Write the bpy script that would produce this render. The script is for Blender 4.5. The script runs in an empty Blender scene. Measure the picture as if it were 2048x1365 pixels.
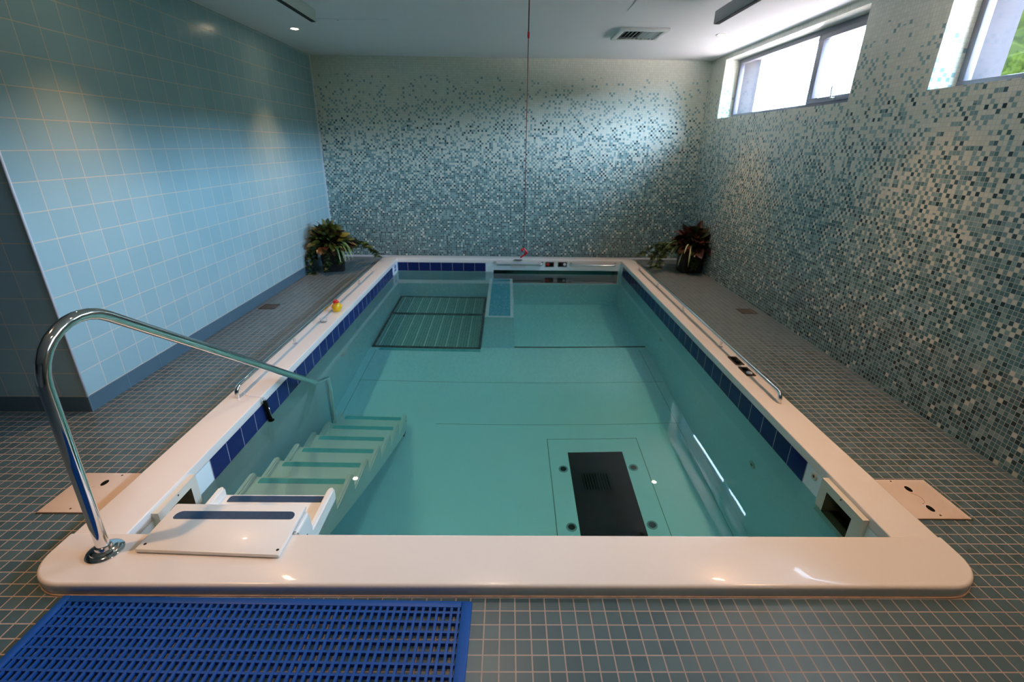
import bpy, bmesh, math, random
from mathutils import Vector, Matrix, noise

random.seed(7)
scene = bpy.context.scene
COL = scene.collection
PI = math.pi

# ------------------------------------------------------------------ room measures (metres)
RIM = 0.053                       # top of the pool coping above the floor
H = 2.51                          # ceiling height
XL, XR = -2.471, 2.538            # left and right wall faces
YB = 6.862                        # back wall face
YC = 2.527                        # outer corner of the left wall
PXL, PXR = -1.502, 1.561          # pool inner faces
PYF, PYB = 1.4946, 6.5165
WATER = -0.118
FLOORZ = -1.30
XFAR, YNEAR = -4.6, -2.6          # unseen ends of the room


# ------------------------------------------------------------------ node helpers
def new_mat(name):
    m = bpy.data.materials.new(name)
    m.use_nodes = True
    nt = m.node_tree
    nt.nodes.clear()
    out = nt.nodes.new('ShaderNodeOutputMaterial')
    return m, nt, out


def N(nt, typ, **kw):
    n = nt.nodes.new(typ)
    for k, v in kw.items():
        setattr(n, k, v)
    return n


def setin(nt, n, i, v):
    if v is None:
        return
    if hasattr(v, 'is_output') or isinstance(v, bpy.types.NodeSocket):
        nt.links.new(v, n.inputs[i])
    else:
        n.inputs[i].default_value = v


def M(nt, op, a, b=None, c=None):
    n = N(nt, 'ShaderNodeMath', operation=op)
    setin(nt, n, 0, a)
    setin(nt, n, 1, b)
    if c is not None:
        setin(nt, n, 2, c)
    return n.outputs[0]


def MIXC(nt, f, a, b):
    n = N(nt, 'ShaderNodeMix', data_type='RGBA')
    setin(nt, n, 0, f)
    setin(nt, n, 6, a)
    setin(nt, n, 7, b)
    return n.outputs[2]


def rgba(c):
    return (c[0], c[1], c[2], 1.0)


def simple(name, col, rough=0.5, metal=0.0, spec=0.5, coat=0.0, noise_amt=0.0, noise_scale=20.0, trans=0.0):
    m, nt, out = new_mat(name)
    b = N(nt, 'ShaderNodeBsdfPrincipled')
    b.inputs['Roughness'].default_value = rough
    b.inputs['Metallic'].default_value = metal
    b.inputs['Specular IOR Level'].default_value = spec
    b.inputs['Coat Weight'].default_value = coat
    b.inputs['Transmission Weight'].default_value = trans
    if noise_amt > 0:
        tc = N(nt, 'ShaderNodeTexCoord')
        nz = N(nt, 'ShaderNodeTexNoise')
        nz.inputs['Scale'].default_value = noise_scale
        nz.inputs['Detail'].default_value = 4
        nt.links.new(tc.outputs['Object'], nz.inputs['Vector'])
        lo = tuple(max(0, c * (1 - noise_amt)) for c in col)
        hi = tuple(min(1, c * (1 + noise_amt)) for c in col)
        nt.links.new(MIXC(nt, nz.outputs['Fac'], rgba(lo), rgba(hi)), b.inputs['Base Color'])
    else:
        b.inputs['Base Color'].default_value = rgba(col)
    nt.links.new(b.outputs[0], out.inputs[0])
    return m


def emit(name, col, s):
    m, nt, out = new_mat(name)
    e = N(nt, 'ShaderNodeEmission')
    e.inputs[0].default_value = rgba(col)
    e.inputs[1].default_value = s
    nt.links.new(e.outputs[0], out.inputs[0])
    return m


def position(nt):
    g = N(nt, 'ShaderNodeNewGeometry')
    s = N(nt, 'ShaderNodeSeparateXYZ')
    nt.links.new(g.outputs['Position'], s.inputs[0])
    n = N(nt, 'ShaderNodeSeparateXYZ')
    nt.links.new(g.outputs['True Normal'], n.inputs[0])
    return s.outputs, n.outputs, g


def cells(nt, u, v, pu, pv, ou, ov, joint):
    """grid of tiles: returns (joint mask, cell index u, cell index v); joint = half joint width in metres"""
    su = M(nt, 'DIVIDE', M(nt, 'SUBTRACT', u, ou), pu)
    sv = M(nt, 'DIVIDE', M(nt, 'SUBTRACT', v, ov), pv)
    cu, cv = M(nt, 'FLOOR', su), M(nt, 'FLOOR', sv)
    fu, fv = M(nt, 'SUBTRACT', su, cu), M(nt, 'SUBTRACT', sv, cv)
    du = M(nt, 'MULTIPLY', M(nt, 'MINIMUM', fu, M(nt, 'SUBTRACT', 1.0, fu)), pu)
    dv = M(nt, 'MULTIPLY', M(nt, 'MINIMUM', fv, M(nt, 'SUBTRACT', 1.0, fv)), pv)
    return M(nt, 'LESS_THAN', M(nt, 'MINIMUM', du, dv), joint), cu, cv


def whitenoise(nt, cu, cv, seed):
    c = N(nt, 'ShaderNodeCombineXYZ')
    setin(nt, c, 0, cu)
    setin(nt, c, 1, cv)
    setin(nt, c, 2, float(seed))
    w = N(nt, 'ShaderNodeTexWhiteNoise', noise_dimensions='3D')
    nt.links.new(c.outputs[0], w.inputs['Vector'])
    return w


def tilted_normal(nt, geo, w, amt):
    v = N(nt, 'ShaderNodeVectorMath', operation='SUBTRACT')
    nt.links.new(w.outputs['Color'], v.inputs[0])
    v.inputs[1].default_value = (0.5, 0.5, 0.5)
    s = N(nt, 'ShaderNodeVectorMath', operation='SCALE')
    nt.links.new(v.outputs[0], s.inputs[0])
    s.inputs['Scale'].default_value = amt
    a = N(nt, 'ShaderNodeVectorMath', operation='ADD')
    nt.links.new(geo.outputs['Normal'], a.inputs[0])
    nt.links.new(s.outputs[0], a.inputs[1])
    n = N(nt, 'ShaderNodeVectorMath', operation='NORMALIZE')
    nt.links.new(a.outputs[0], n.inputs[0])
    return n.outputs[0]


def mosaic_mat():
    m, nt, out = new_mat('glass_mosaic')
    P, Nn, geo = position(nt)
    ny = M(nt, 'GREATER_THAN', M(nt, 'ABSOLUTE', Nn[1]), 0.5)
    nz = M(nt, 'GREATER_THAN', M(nt, 'ABSOLUTE', Nn[2]), 0.5)
    u = M(nt, 'ADD', M(nt, 'MULTIPLY', P[0], ny), M(nt, 'MULTIPLY', P[1], M(nt, 'SUBTRACT', 1.0, ny)))
    v = M(nt, 'ADD', M(nt, 'MULTIPLY', P[0], nz), M(nt, 'MULTIPLY', P[2], M(nt, 'SUBTRACT', 1.0, nz)))
    p = 0.0255
    joint, cu, cv = cells(nt, u, v, p, p, 0.003, 0.001, 0.0014)
    w = whitenoise(nt, cu, cv, 1)
    w2 = whitenoise(nt, cu, cv, 2)
    zc = M(nt, 'DIVIDE', M(nt, 'MULTIPLY', M(nt, 'ROUND', M(nt, 'DIVIDE', P[2], p)), p), 2.6)
    ramp = N(nt, 'ShaderNodeValToRGB')        # red: share of white, green: share of dark
    el = ramp.color_ramp.elements
    stops = [(0.0, .03, .40), (0.3, .07, .37), (0.6, .16, .30), (0.9, .27, .23), (1.2, .40, .17), (1.5, .53, .115),
             (1.82, .66, .075), (1.86, .68, 0), (2.05, .80, 0), (2.2, .905, 0), (2.30, .965, 0), (2.32, 1.01, 0)]
    el[0].position = 0.0
    deep = lambda z: max(0.0, min(.72, .78 - .42 * z))  # deep teal share grows downward, dim light put into the tile colour
    el[0].color = (stops[0][1], stops[0][2], deep(0), 1)
    el[1].position = stops[-1][0] / 2.6
    el[1].color = (stops[-1][1], stops[-1][2], 0, 1)
    for z, a, b in stops[1:-1]:
        e = el.new(z / 2.6)
        e.color = (a, b, deep(z), 1)
    nt.links.new(zc, ramp.inputs[0])
    sp = N(nt, 'ShaderNodeSeparateColor')
    nt.links.new(ramp.outputs[0], sp.inputs[0])
    par = M(nt, 'FLOORED_MODULO', M(nt, 'ADD', cu, cv), 2.0)      # tiles set out in a loose chequer
    val = M(nt, 'ADD', M(nt, 'MULTIPLY', w.outputs['Value'], .68), M(nt, 'MULTIPLY', par, .32))
    isw = M(nt, 'LESS_THAN', val, sp.outputs[0])
    isd = M(nt, 'GREATER_THAN', val, M(nt, 'SUBTRACT', 1.0, sp.outputs[1]))
    teal = MIXC(nt, w2.outputs['Value'], (.20, .335, .335, 1), (.32, .475, .46, 1))
    w3 = whitenoise(nt, cu, cv, 4)
    teal = MIXC(nt, M(nt, 'LESS_THAN', w3.outputs['Value'], sp.outputs[2]), teal, (.105, .225, .228, 1))
    white = MIXC(nt, w2.outputs['Value'], (.69, .70, .575, 1), (.78, .785, .665, 1))
    dark = MIXC(nt, w2.outputs['Value'], (.020, .050, .058, 1), (.085, .175, .185, 1))
    c = MIXC(nt, isw, teal, white)
    c = MIXC(nt, isd, c, dark)
    c = MIXC(nt, joint, c, (.55, .555, .495, 1))
    b = N(nt, 'ShaderNodeBsdfPrincipled')
    nt.links.new(c, b.inputs['Base Color'])
    nt.links.new(M(nt, 'ADD', 0.13, M(nt, 'MULTIPLY', joint, 0.5)), b.inputs['Roughness'])
    nt.links.new(tilted_normal(nt, geo, w2, 0.05), b.inputs['Normal'])
    nt.links.new(b.outputs[0], out.inputs[0])
    return m


def walltile_mat():
    m, nt, out = new_mat('aqua_wall_tiles')
    P, Nn, geo = position(nt)
    ny = M(nt, 'GREATER_THAN', M(nt, 'ABSOLUTE', Nn[1]), 0.5)
    xs = M(nt, 'SUBTRACT', P[0], XL)
    ys = M(nt, 'SUBTRACT', P[1], YC)
    u = M(nt, 'ADD', M(nt, 'MULTIPLY', xs, ny), M(nt, 'MULTIPLY', ys, M(nt, 'SUBTRACT', 1.0, ny)))
    joint, cu, cv = cells(nt, u, P[2], 0.1535, 0.1500, 0.0, 0.0975, 0.0024)
    w = whitenoise(nt, cu, cv, 5)
    c = MIXC(nt, w.outputs['Value'], (.325, .515, .565, 1), (.365, .555, .60, 1))
    c = MIXC(nt, joint, c, (.66, .60, .50, 1))
    b = N(nt, 'ShaderNodeBsdfPrincipled')
    nt.links.new(c, b.inputs['Base Color'])
    nt.links.new(M(nt, 'ADD', 0.22, M(nt, 'MULTIPLY', joint, 0.4)), b.inputs['Roughness'])
    nz = N(nt, 'ShaderNodeTexNoise')
    nz.inputs['Scale'].default_value = 3.5
    bp = N(nt, 'ShaderNodeBump')
    bp.inputs['Strength'].default_value = 0.12
    bp.inputs['Distance'].default_value = 0.02
    nt.links.new(geo.outputs['Position'], nz.inputs['Vector'])
    nt.links.new(nz.outputs['Fac'], bp.inputs['Height'])
    nt.links.new(tilted_normal(nt, geo, w, 0.012), bp.inputs['Normal'])
    nt.links.new(bp.outputs[0], b.inputs['Normal'])
    nt.links.new(b.outputs[0], out.inputs[0])
    return m


def floortile_mat():
    m, nt, out = new_mat('floor_mosaic')
    P, Nn, geo = position(nt)
    joint, cu, cv = cells(nt, P[0], P[1], 0.0523, 0.0524, -0.0149, 1.0939, 0.0021)
    w = whitenoise(nt, cu, cv, 9)
    c = MIXC(nt, w.outputs['Value'], (.055, .110, .131, 1), (.076, .140, .160, 1))
    nz = N(nt, 'ShaderNodeTexNoise')
    nz.inputs['Scale'].default_value = 1.6
    nz.inputs['Detail'].default_value = 5
    nt.links.new(geo.outputs['Position'], nz.inputs['Vector'])
    g = MIXC(nt, nz.outputs['Fac'], (.27, .205, .165, 1), (.50, .42, .365, 1))
    c = MIXC(nt, joint, c, g)
    b = N(nt, 'ShaderNodeBsdfPrincipled')
    nt.links.new(c, b.inputs['Base Color'])
    nt.links.new(M(nt, 'ADD', 0.36, M(nt, 'MULTIPLY', joint, 0.45)), b.inputs['Roughness'])
    nt.links.new(tilted_normal(nt, geo, w, 0.02), b.inputs['Normal'])
    nt.links.new(b.outputs[0], out.inputs[0])
    return m


def plinth_mat():
    m, nt, out = new_mat('blue_grey_plinth_tile')
    P, Nn, geo = position(nt)
    ny = M(nt, 'GREATER_THAN', M(nt, 'ABSOLUTE', Nn[1]), 0.5)
    u = M(nt, 'ADD', M(nt, 'MULTIPLY', M(nt, 'SUBTRACT', P[0], XL), ny), M(nt, 'MULTIPLY', M(nt, 'SUBTRACT', P[1], YC), M(nt, 'SUBTRACT', 1.0, ny)))
    joint, cu, cv = cells(nt, u, P[2], 0.307, 4.0, 0.0, -1.0, 0.0015)
    c = MIXC(nt, joint, (.085, .16, .215, 1), (.16, .24, .29, 1))
    b = N(nt, 'ShaderNodeBsdfPrincipled')
    nt.links.new(c, b.inputs['Base Color'])
    b.inputs['Roughness'].default_value = 0.3
    nt.links.new(b.outputs[0], out.inputs[0])
    return m


def band_mat(axis, off):
    m, nt, out = new_mat('navy_waterline_tiles')
    P, Nn, geo = position(nt)
    joint, cu, cv = cells(nt, P[axis], P[2], 0.1525, 4.0, off, -2.0, 0.0021)
    w = whitenoise(nt, cu, cv, 3)
    c = MIXC(nt, w.outputs['Value'], (.010, .020, .105, 1), (.014, .028, .135, 1))
    c = MIXC(nt, joint, c, (.42, .42, .50, 1))
    b = N(nt, 'ShaderNodeBsdfPrincipled')
    nt.links.new(c, b.inputs['Base Color'])
    b.inputs['Roughness'].default_value = 0.16
    b.inputs['Specular IOR Level'].default_value = 0.14
    nt.links.new(b.outputs[0], out.inputs[0])
    return m


def grate_mat():
    m, nt, out = new_mat('floor_grate_mesh')
    P, Nn, geo = position(nt)
    # long slats along the pool and fine perforations between them
    s = M(nt, 'DIVIDE', M(nt, 'ADD', P[0], 3.0), 0.122)
    f = M(nt, 'SUBTRACT', s, M(nt, 'FLOOR', s))
    slat = M(nt, 'LESS_THAN', f, 0.085)
    hx = M(nt, 'DIVIDE', M(nt, 'ADD', P[0], 3.0), 0.0305)
    hy = M(nt, 'DIVIDE', P[1], 0.036)
    fx = M(nt, 'SUBTRACT', M(nt, 'SUBTRACT', hx, M(nt, 'FLOOR', hx)), 0.5)
    fy = M(nt, 'SUBTRACT', M(nt, 'SUBTRACT', hy, M(nt, 'FLOOR', hy)), 0.5)
    r = M(nt, 'ADD', M(nt, 'MULTIPLY', fx, fx), M(nt, 'MULTIPLY', fy, fy))
    hole = M(nt, 'LESS_THAN', r, 0.085)
    c = MIXC(nt, hole, (.30, .45, .40, 1), (.13, .21, .19, 1))
    c = MIXC(nt, slat, c, (.80, .84, .80, 1))
    b = N(nt, 'ShaderNodeBsdfPrincipled')
    nt.links.new(c, b.inputs['Base Color'])
    b.inputs['Roughness'].default_value = 0.5
    nt.links.new(b.outputs[0], out.inputs[0])
    return m


def water_mat():
    m, nt, out = new_mat('pool_water')
    r = N(nt, 'ShaderNodeBsdfRefraction')
    r.inputs['Color'].default_value = (1, 1, 1, 1)
    r.inputs['Roughness'].default_value = 0.0
    r.inputs['IOR'].default_value = 1.333
    g = N(nt, 'ShaderNodeBsdfGlossy')
    g.inputs['Roughness'].default_value = 0.0
    g.inputs['Color'].default_value = (1, 1, 1, 1)
    fr = N(nt, 'ShaderNodeFresnel')
    fr.inputs['IOR'].default_value = 1.333
    mx = N(nt, 'ShaderNodeMixShader')
    nt.links.new(fr.outputs[0], mx.inputs[0])
    nt.links.new(r.outputs[0], mx.inputs[1])
    nt.links.new(g.outputs[0], mx.inputs[2])
    nt.links.new(mx.outputs[0], out.inputs['Surface'])
    v = N(nt, 'ShaderNodeVolumeAbsorption')
    v.inputs['Color'].default_value = (0.09, 0.94, 0.965, 1)
    v.inputs['Density'].default_value = 0.38
    nt.links.new(v.outputs[0], out.inputs['Volume'])
    return m


def glass_mat():
    m, nt, out = new_mat('window_glass')
    t = N(nt, 'ShaderNodeBsdfTransparent')
    t.inputs[0].default_value = (.96, .98, .98, 1)
    g = N(nt, 'ShaderNodeBsdfGlossy')
    g.inputs['Roughness'].default_value = 0.0
    geo = N(nt, 'ShaderNodeNewGeometry')
    dt = N(nt, 'ShaderNodeVectorMath', operation='DOT_PRODUCT')
    nt.links.new(geo.outputs['Incoming'], dt.inputs[0])
    nt.links.new(geo.outputs['Normal'], dt.inputs[1])
    inv = M(nt, 'SUBTRACT', 1.0, M(nt, 'ABSOLUTE', dt.outputs['Value']))
    fac = M(nt, 'ADD', .035, M(nt, 'MULTIPLY', .9, M(nt, 'POWER', inv, 5.0)))
    mx = N(nt, 'ShaderNodeMixShader')
    nt.links.new(fac, mx.inputs[0])
    nt.links.new(t.outputs[0], mx.inputs[1])
    nt.links.new(g.outputs[0], mx.inputs[2])
    nt.links.new(mx.outputs[0], out.inputs[0])
    return m


def leaf_mat(name, cols, rough=0.35):
    m, nt, out = new_mat(name)
    g = N(nt, 'ShaderNodeNewGeometry')
    r = N(nt, 'ShaderNodeValToRGB')
    r.color_ramp.interpolation = 'LINEAR'
    el = r.color_ramp.elements
    el[0].position, el[0].color = 0.0, rgba(cols[0])
    el[1].position, el[1].color = 1.0, rgba(cols[-1])
    for i, c in enumerate(cols[1:-1]):
        e = el.new((i + 1) / (len(cols) - 1))
        e.color = rgba(c)
    nt.links.new(g.outputs['Random Per Island'], r.inputs[0])
    b = N(nt, 'ShaderNodeBsdfPrincipled')
    b.inputs['Roughness'].default_value = rough
    nt.links.new(r.outputs[0], b.inputs['Base Color'])
    nt.links.new(b.outputs[0], out.inputs[0])
    return m


def foliage_mat(name, a, b_, scale):
    m, nt, out = new_mat(name)
    tc = N(nt, 'ShaderNodeTexCoord')
    nz = N(nt, 'ShaderNodeTexNoise')
    nz.inputs['Scale'].default_value = scale
    nz.inputs['Detail'].default_value = 6
    nz.inputs['Roughness'].default_value = 0.7
    nt.links.new(tc.outputs['Object'], nz.inputs['Vector'])
    mr = N(nt, 'ShaderNodeMapRange')
    mr.inputs[1].default_value = 0.35
    mr.inputs[2].default_value = 0.65
    nt.links.new(nz.outputs['Fac'], mr.inputs[0])
    b = N(nt, 'ShaderNodeBsdfPrincipled')
    b.inputs['Roughness'].default_value = 0.9
    b.inputs['Specular IOR Level'].default_value = 0.03
    nt.links.new(MIXC(nt, mr.outputs[0], rgba(a), rgba(b_)), b.inputs['Base Color'])
    nt.links.new(b.outputs[0], out.inputs[0])
    return m


MAT = dict(
    mosaic=mosaic_mat(), walltile=walltile_mat(), floortile=floortile_mat(), plinth=plinth_mat(), water=water_mat(), glass=glass_mat(), grate=grate_mat(),
    ceiling=simple('ceiling_paint', (.80, .80, .785), .75, noise_amt=.02, noise_scale=3),
    paint=simple('darkened_paint', (.22, .22, .20), .7),  # unseen walls, kept dark to cut the light they bounce
    paving=simple('pink_bounce_paving', (.88, .64, .57), .85, noise_amt=.06, noise_scale=2),  # pink tone set for the light bounced onto the ceiling
    render=simple('exterior_render', (.055, .055, .064), .85, noise_amt=.04, noise_scale=30),
    gelcoat=simple('white_gelcoat', (.83, .80, .76), .22, coat=.3, noise_amt=.012, noise_scale=4),
    shell=simple('pool_shell', (.81, .935, .98), .35, noise_amt=.025, noise_scale=5),
    step=simple('step_plastic', (.85, .85, .82), .3, coat=.2),
    navy=simple('navy_grip_strip', (.018, .06, .135), .45, noise_amt=.3, noise_scale=60),
    turquoise=simple('turquoise_grip_strip', (.16, .53, .56), .5, noise_amt=.12, noise_scale=60),
    inlay=simple('blue_inlay', (.06, .42, .58), .4, noise_amt=.35, noise_scale=25),
    black=simple('black_rubber', (.005, .005, .005), .7, spec=.12),
    darkgap=simple('dark_gap', (.012, .014, .013), .8),
    recess=simple('recess_lining', (.030, .034, .030), .4),
    chrome=simple('polished_steel', (.80, .80, .81), .07, metal=1.0),
    brushed=simple('brushed_steel', (.62, .62, .61), .25, metal=1.0),
    bluemat=simple('blue_plastic_matting', (.005, .074, .33), .45, spec=.35),
    cover=simple('beige_cover', (.66, .56, .47), .4, noise_amt=.02, noise_scale=8),
    skim=simple('ivory_plastic', (.70, .69, .60), .35),
    ivorybrown=simple('mottled_brown_plastic', (.20, .17, .10), .6, noise_amt=.4, noise_scale=30),  # mottled brown inside the skimmer openings
    alu=simple('window_aluminium', (.17, .18, .22), .4, metal=.3),
    trim=simple('white_trim', (.78, .78, .82), .35),
    tray=simple('fitting_enamel', (.84, .86, .80), .35),
    panelshade=simple('fitting_shaded_enamel', (.30, .33, .34), .4),  # darker copy of the fitting enamel, shade put into the colour
    vent=simple('vent_plastic', (.66, .68, .64), .45),
    red=simple('red_plastic', (.50, .008, .02), .3),
    cordred=simple('red_cord', (.16, .05, .04), .8),
    duck=simple('yellow_vinyl', (.85, .52, .01), .3),
    duckred=simple('red_vinyl', (.60, .02, .015), .3),
    orange=simple('orange_vinyl', (.85, .20, .02), .3),
    pot=simple('black_pot', (.008, .008, .009), .45),
    soil=simple('soil', (.02, .014, .01), .9),
    clear=simple('clear_plastic', (.95, .97, .97), .05, trans=1.0),
    drain=simple('drain_bronze', (.10, .075, .06), .5, metal=.4),
    bark=simple('bark', (.10, .08, .06), .9, noise_amt=.3, noise_scale=8),
    grassy=foliage_mat('hill_grass', (.05, .085, .02), (.10, .14, .035), .6),
    hillwood=foliage_mat('wooded_hillside', (.0025, .005, .0007), (.010, .015, .0022), .9),
    leaves=foliage_mat('tree_leaves', (.003, .006, .0008), (.013, .020, .003), 1.6),
    croton=leaf_mat('croton_leaves', [(.015, .03, .008), (.03, .07, .012), (.10, .13, .03), (.05, .012, .012), (.02, .045, .015), (.20, .20, .03), (.07, .02, .015), (.025, .05, .012)]),
    redleaf=leaf_mat('red_leaves', [(.05, .012, .012), (.015, .03, .008), (.09, .018, .016), (.02, .035, .01), (.03, .01, .01), (.10, .03, .02)]),
    spider=leaf_mat('spider_plant_leaves', [(.10, .18, .07), (.25, .33, .17), (.14, .26, .06), (.34, .40, .26)]),
    ivy=leaf_mat('ivy_leaves', [(.012, .03, .008), (.03, .06, .012), (.09, .14, .03), (.02, .045, .014)]),
    stem=simple('plant_stem', (.03, .04, .015), .6),
    signblue=simple('sign_blue', (.02, .05, .35), .4),
    lens=emit('lamp_lens', (1.0, .78, .55), 60.0),
    ringwhite=simple('lamp_trim', (.75, .74, .70), .35),
    seam=simple('seam_dark', (.16, .19, .17), .8),  # even dark tone for floor seams and the panel joint
    ringgrey=simple('grey_fitting_plastic', (.33, .40, .44), .4),
    sealant=simple('grimy_sealant', (.50, .36, .27), .6, noise_amt=.45, noise_scale=26),
)
MAT['bandL'] = band_mat(1, 2.0445)
MAT['bandR'] = band_mat(1, 2.054)
MAT['bandB'] = band_mat(0, -1.514)


# ------------------------------------------------------------------ mesh helpers
def box(bm, x0, x1, y0, y1, z0, z1, mi=0, bev=0.0):
    vs = [bm.verts.new((x, y, z)) for x in (x0, x1) for y in (y0, y1) for z in (z0, z1)]
    idx = [(0, 1, 3, 2), (4, 6, 7, 5), (0, 4, 5, 1), (2, 3, 7, 6), (0, 2, 6, 4), (1, 5, 7, 3)]
    fs = []
    for f in idx:
        fc = bm.faces.new([vs[i] for i in f])
        fc.material_index = mi
        fs.append(fc)
    if bev > 0:
        es = list({e for f in fs for e in f.edges})
        bmesh.ops.bevel(bm, geom=es, offset=bev, segments=2, affect='EDGES', profile=.5)
    return vs


def fillet(pts, r, n=6):
    """polyline with its inner corners rounded; r a number or list"""
    pts = [Vector(p) for p in pts]
    out = [pts[0]]
    for i in range(1, len(pts) - 1):
        rr = r[i - 1] if isinstance(r, (list, tuple)) else r
        a, b, c = pts[i - 1], pts[i], pts[i + 1]
        d1, d2 = (a - b).normalized(), (c - b).normalized()
        ang = d1.angle(d2)
        t = min(rr / math.tan(ang / 2), (a - b).length * .49 if i > 1 else (a - b).length * .98, (c - b).length * .49 if i < len(pts) - 2 else (c - b).length * .98)
        p, q = b + d1 * t, b + d2 * t
        rad = t * math.tan(ang / 2)
        ctr = b + (d1 + d2).normalized() * (rad / math.sin(ang / 2))
        v1, v2 = p - ctr, q - ctr
        tot = v1.angle(v2)
        ax = v1.cross(v2).normalized()
        for k in range(n + 1):
            out.append(ctr + Matrix.Rotation(tot * k / n, 3, ax) @ v1)
    out.append(pts[-1])
    return out


def tube(bm, pts, r, seg=14, mi=0, closed=False):
    pts = [Vector(p) for p in pts]
    n = len(pts)
    tang = []
    for i in range(n):
        a = pts[i - 1] if (i > 0 or closed) else pts[i]
        b = pts[(i + 1) % n] if (i < n - 1 or closed) else pts[i]
        tang.append((b - a).normalized())
    up = Vector((0, 0, 1)) if abs(tang[0].z) < .9 else Vector((1, 0, 0))
    u = (up - tang[0] * up.dot(tang[0])).normalized()
    rings = []
    for i in range(n):
        u = (u - tang[i] * u.dot(tang[i])).normalized()
        w = tang[i].cross(u)
        rr = r[i] if isinstance(r, (list, tuple)) else r
        rings.append([bm.verts.new(pts[i] + (u * math.cos(2 * PI * k / seg) + w * math.sin(2 * PI * k / seg)) * rr) for k in range(seg)])
    m = n if closed else n - 1
    for i in range(m):
        a, b = rings[i], rings[(i + 1) % n]
        for k in range(seg):
            f = bm.faces.new((a[k], a[(k + 1) % seg], b[(k + 1) % seg], b[k]))
            f.material_index = mi
            f.smooth = True
    if not closed:
        f = bm.faces.new(list(reversed(rings[0])))
        f.material_index = mi
        f = bm.faces.new(rings[-1])
        f.material_index = mi


def lathe(bm, prof, c=(0, 0, 0), axis='Z', seg=28, mi=0, cap=True):
    """prof: list of (radius, height); axis Z, X or Y"""
    c = Vector(c)
    rings = []

    def place(x, y, h):
        if axis == 'Z':
            return c + Vector((x, y, h))
        if axis == 'X':
            return c + Vector((h, x, y))
        return c + Vector((x, h, y))
    for r, h in prof:
        rings.append([bm.verts.new(place(r * math.cos(2 * PI * k / seg), r * math.sin(2 * PI * k / seg), h)) for k in range(seg)])
    for a, b in zip(rings, rings[1:]):
        for k in range(seg):
            f = bm.faces.new((a[k], a[(k + 1) % seg], b[(k + 1) % seg], b[k]))
            f.material_index = mi
            f.smooth = True
    if cap:
        for rg in (rings[0], rings[-1]):
            f = bm.faces.new(rg)
            f.material_index = mi


def prism(bm, poly, a0, a1, plane='YZ', mi=0):
    """extrude a polygon (list of 2-D points) along the remaining axis from a0 to a1"""
    def P(p, h):
        if plane == 'YZ':
            return (h, p[0], p[1])
        if plane == 'XY':
            return (p[0], p[1], h)
        return (p[0], h, p[1])
    A = [bm.verts.new(P(p, a0)) for p in poly]
    B = [bm.verts.new(P(p, a1)) for p in poly]
    n = len(poly)
    fs = [bm.faces.new(list(reversed(A))), bm.faces.new(B)]
    for i in range(n):
        fs.append(bm.faces.new((A[i], A[(i + 1) % n], B[(i + 1) % n], B[i])))
    for f in fs:
        f.material_index = mi
    return fs


def holed(bm, us, vs, holes, P, mi=0):
    """a flat sheet over the grid lines us x vs, leaving out the cells inside holes (u0,u1,v0,v1)"""
    us = sorted(set(us + [h[i] for h in holes for i in (0, 1)]))
    vs = sorted(set(vs + [h[i] for h in holes for i in (2, 3)]))
    vv = {}

    def V(i, j):
        if (i, j) not in vv:
            vv[i, j] = bm.verts.new(P(us[i], vs[j]))
        return vv[i, j]
    for i in range(len(us) - 1):
        for j in range(len(vs) - 1):
            cu, cv = (us[i] + us[i + 1]) / 2, (vs[j] + vs[j + 1]) / 2
            if any(h[0] < cu < h[1] and h[2] < cv < h[3] for h in holes):
                continue
            f = bm.faces.new((V(i, j), V(i + 1, j), V(i + 1, j + 1), V(i, j + 1)))
            f.material_index = mi


def rrect(x0, x1, y0, y1, rads, n=8):
    """rounded rectangle, counter-clockwise from the (x0,y0) corner; rads = radius per corner (x0y0, x1y0, x1y1, x0y1)"""
    out = []
    for (cx, cy, sx, sy, a0), r in zip(((x0, y0, 1, 1, PI), (x1, y0, -1, 1, 1.5 * PI), (x1, y1, -1, -1, 0), (x0, y1, 1, -1, .5 * PI)), rads):
        for k in range(n + 1):
            a = a0 + .5 * PI * k / n
            out.append((cx + sx * r + r * math.cos(a), cy + sy * r + r * math.sin(a)))
    return out


def obj(name, bm, mats, parent=None, smooth=None, recalc=True):
    if recalc:
        bmesh.ops.recalc_face_normals(bm, faces=bm.faces[:])
    me = bpy.data.meshes.new(name)
    bm.to_mesh(me)
    bm.free()
    for m in (mats if isinstance(mats, (list, tuple)) else [mats]):
        me.materials.append(MAT[m] if isinstance(m, str) else m)
    o = bpy.data.objects.new(name, me)
    COL.objects.link(o)
    if smooth is not None:
        for p in me.polygons:
            p.use_smooth = True
        me.set_sharp_from_angle(angle=math.radians(smooth))
    if parent is not None:
        o.parent = parent
        o.matrix_parent_inverse = parent.matrix_world.inverted()
    return o


def tag(o, label=None, cat=None, group=None, kind=None):
    if label:
        o['label'] = label
    if cat:
        o['category'] = cat
    if group:
        o['group'] = group
    if kind:
        o['kind'] = kind
    return o


def thing(name, label, cat, loc=(0, 0, 0), rz=0.0, group=None, kind=None):
    o = bpy.data.objects.new(name, None)
    COL.objects.link(o)
    o.empty_display_size = 0.05
    o.location = loc
    o.rotation_euler = (0, 0, rz)
    bpy.context.view_layer.update()
    return tag(o, label, cat, group, kind)


def lpart(name, bm, mats, parent, smooth=None, recalc=True):
    """a part whose mesh is given in its thing's own axes"""
    o = obj(name, bm, mats, None, smooth, recalc)
    o.parent = parent
    return o


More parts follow.
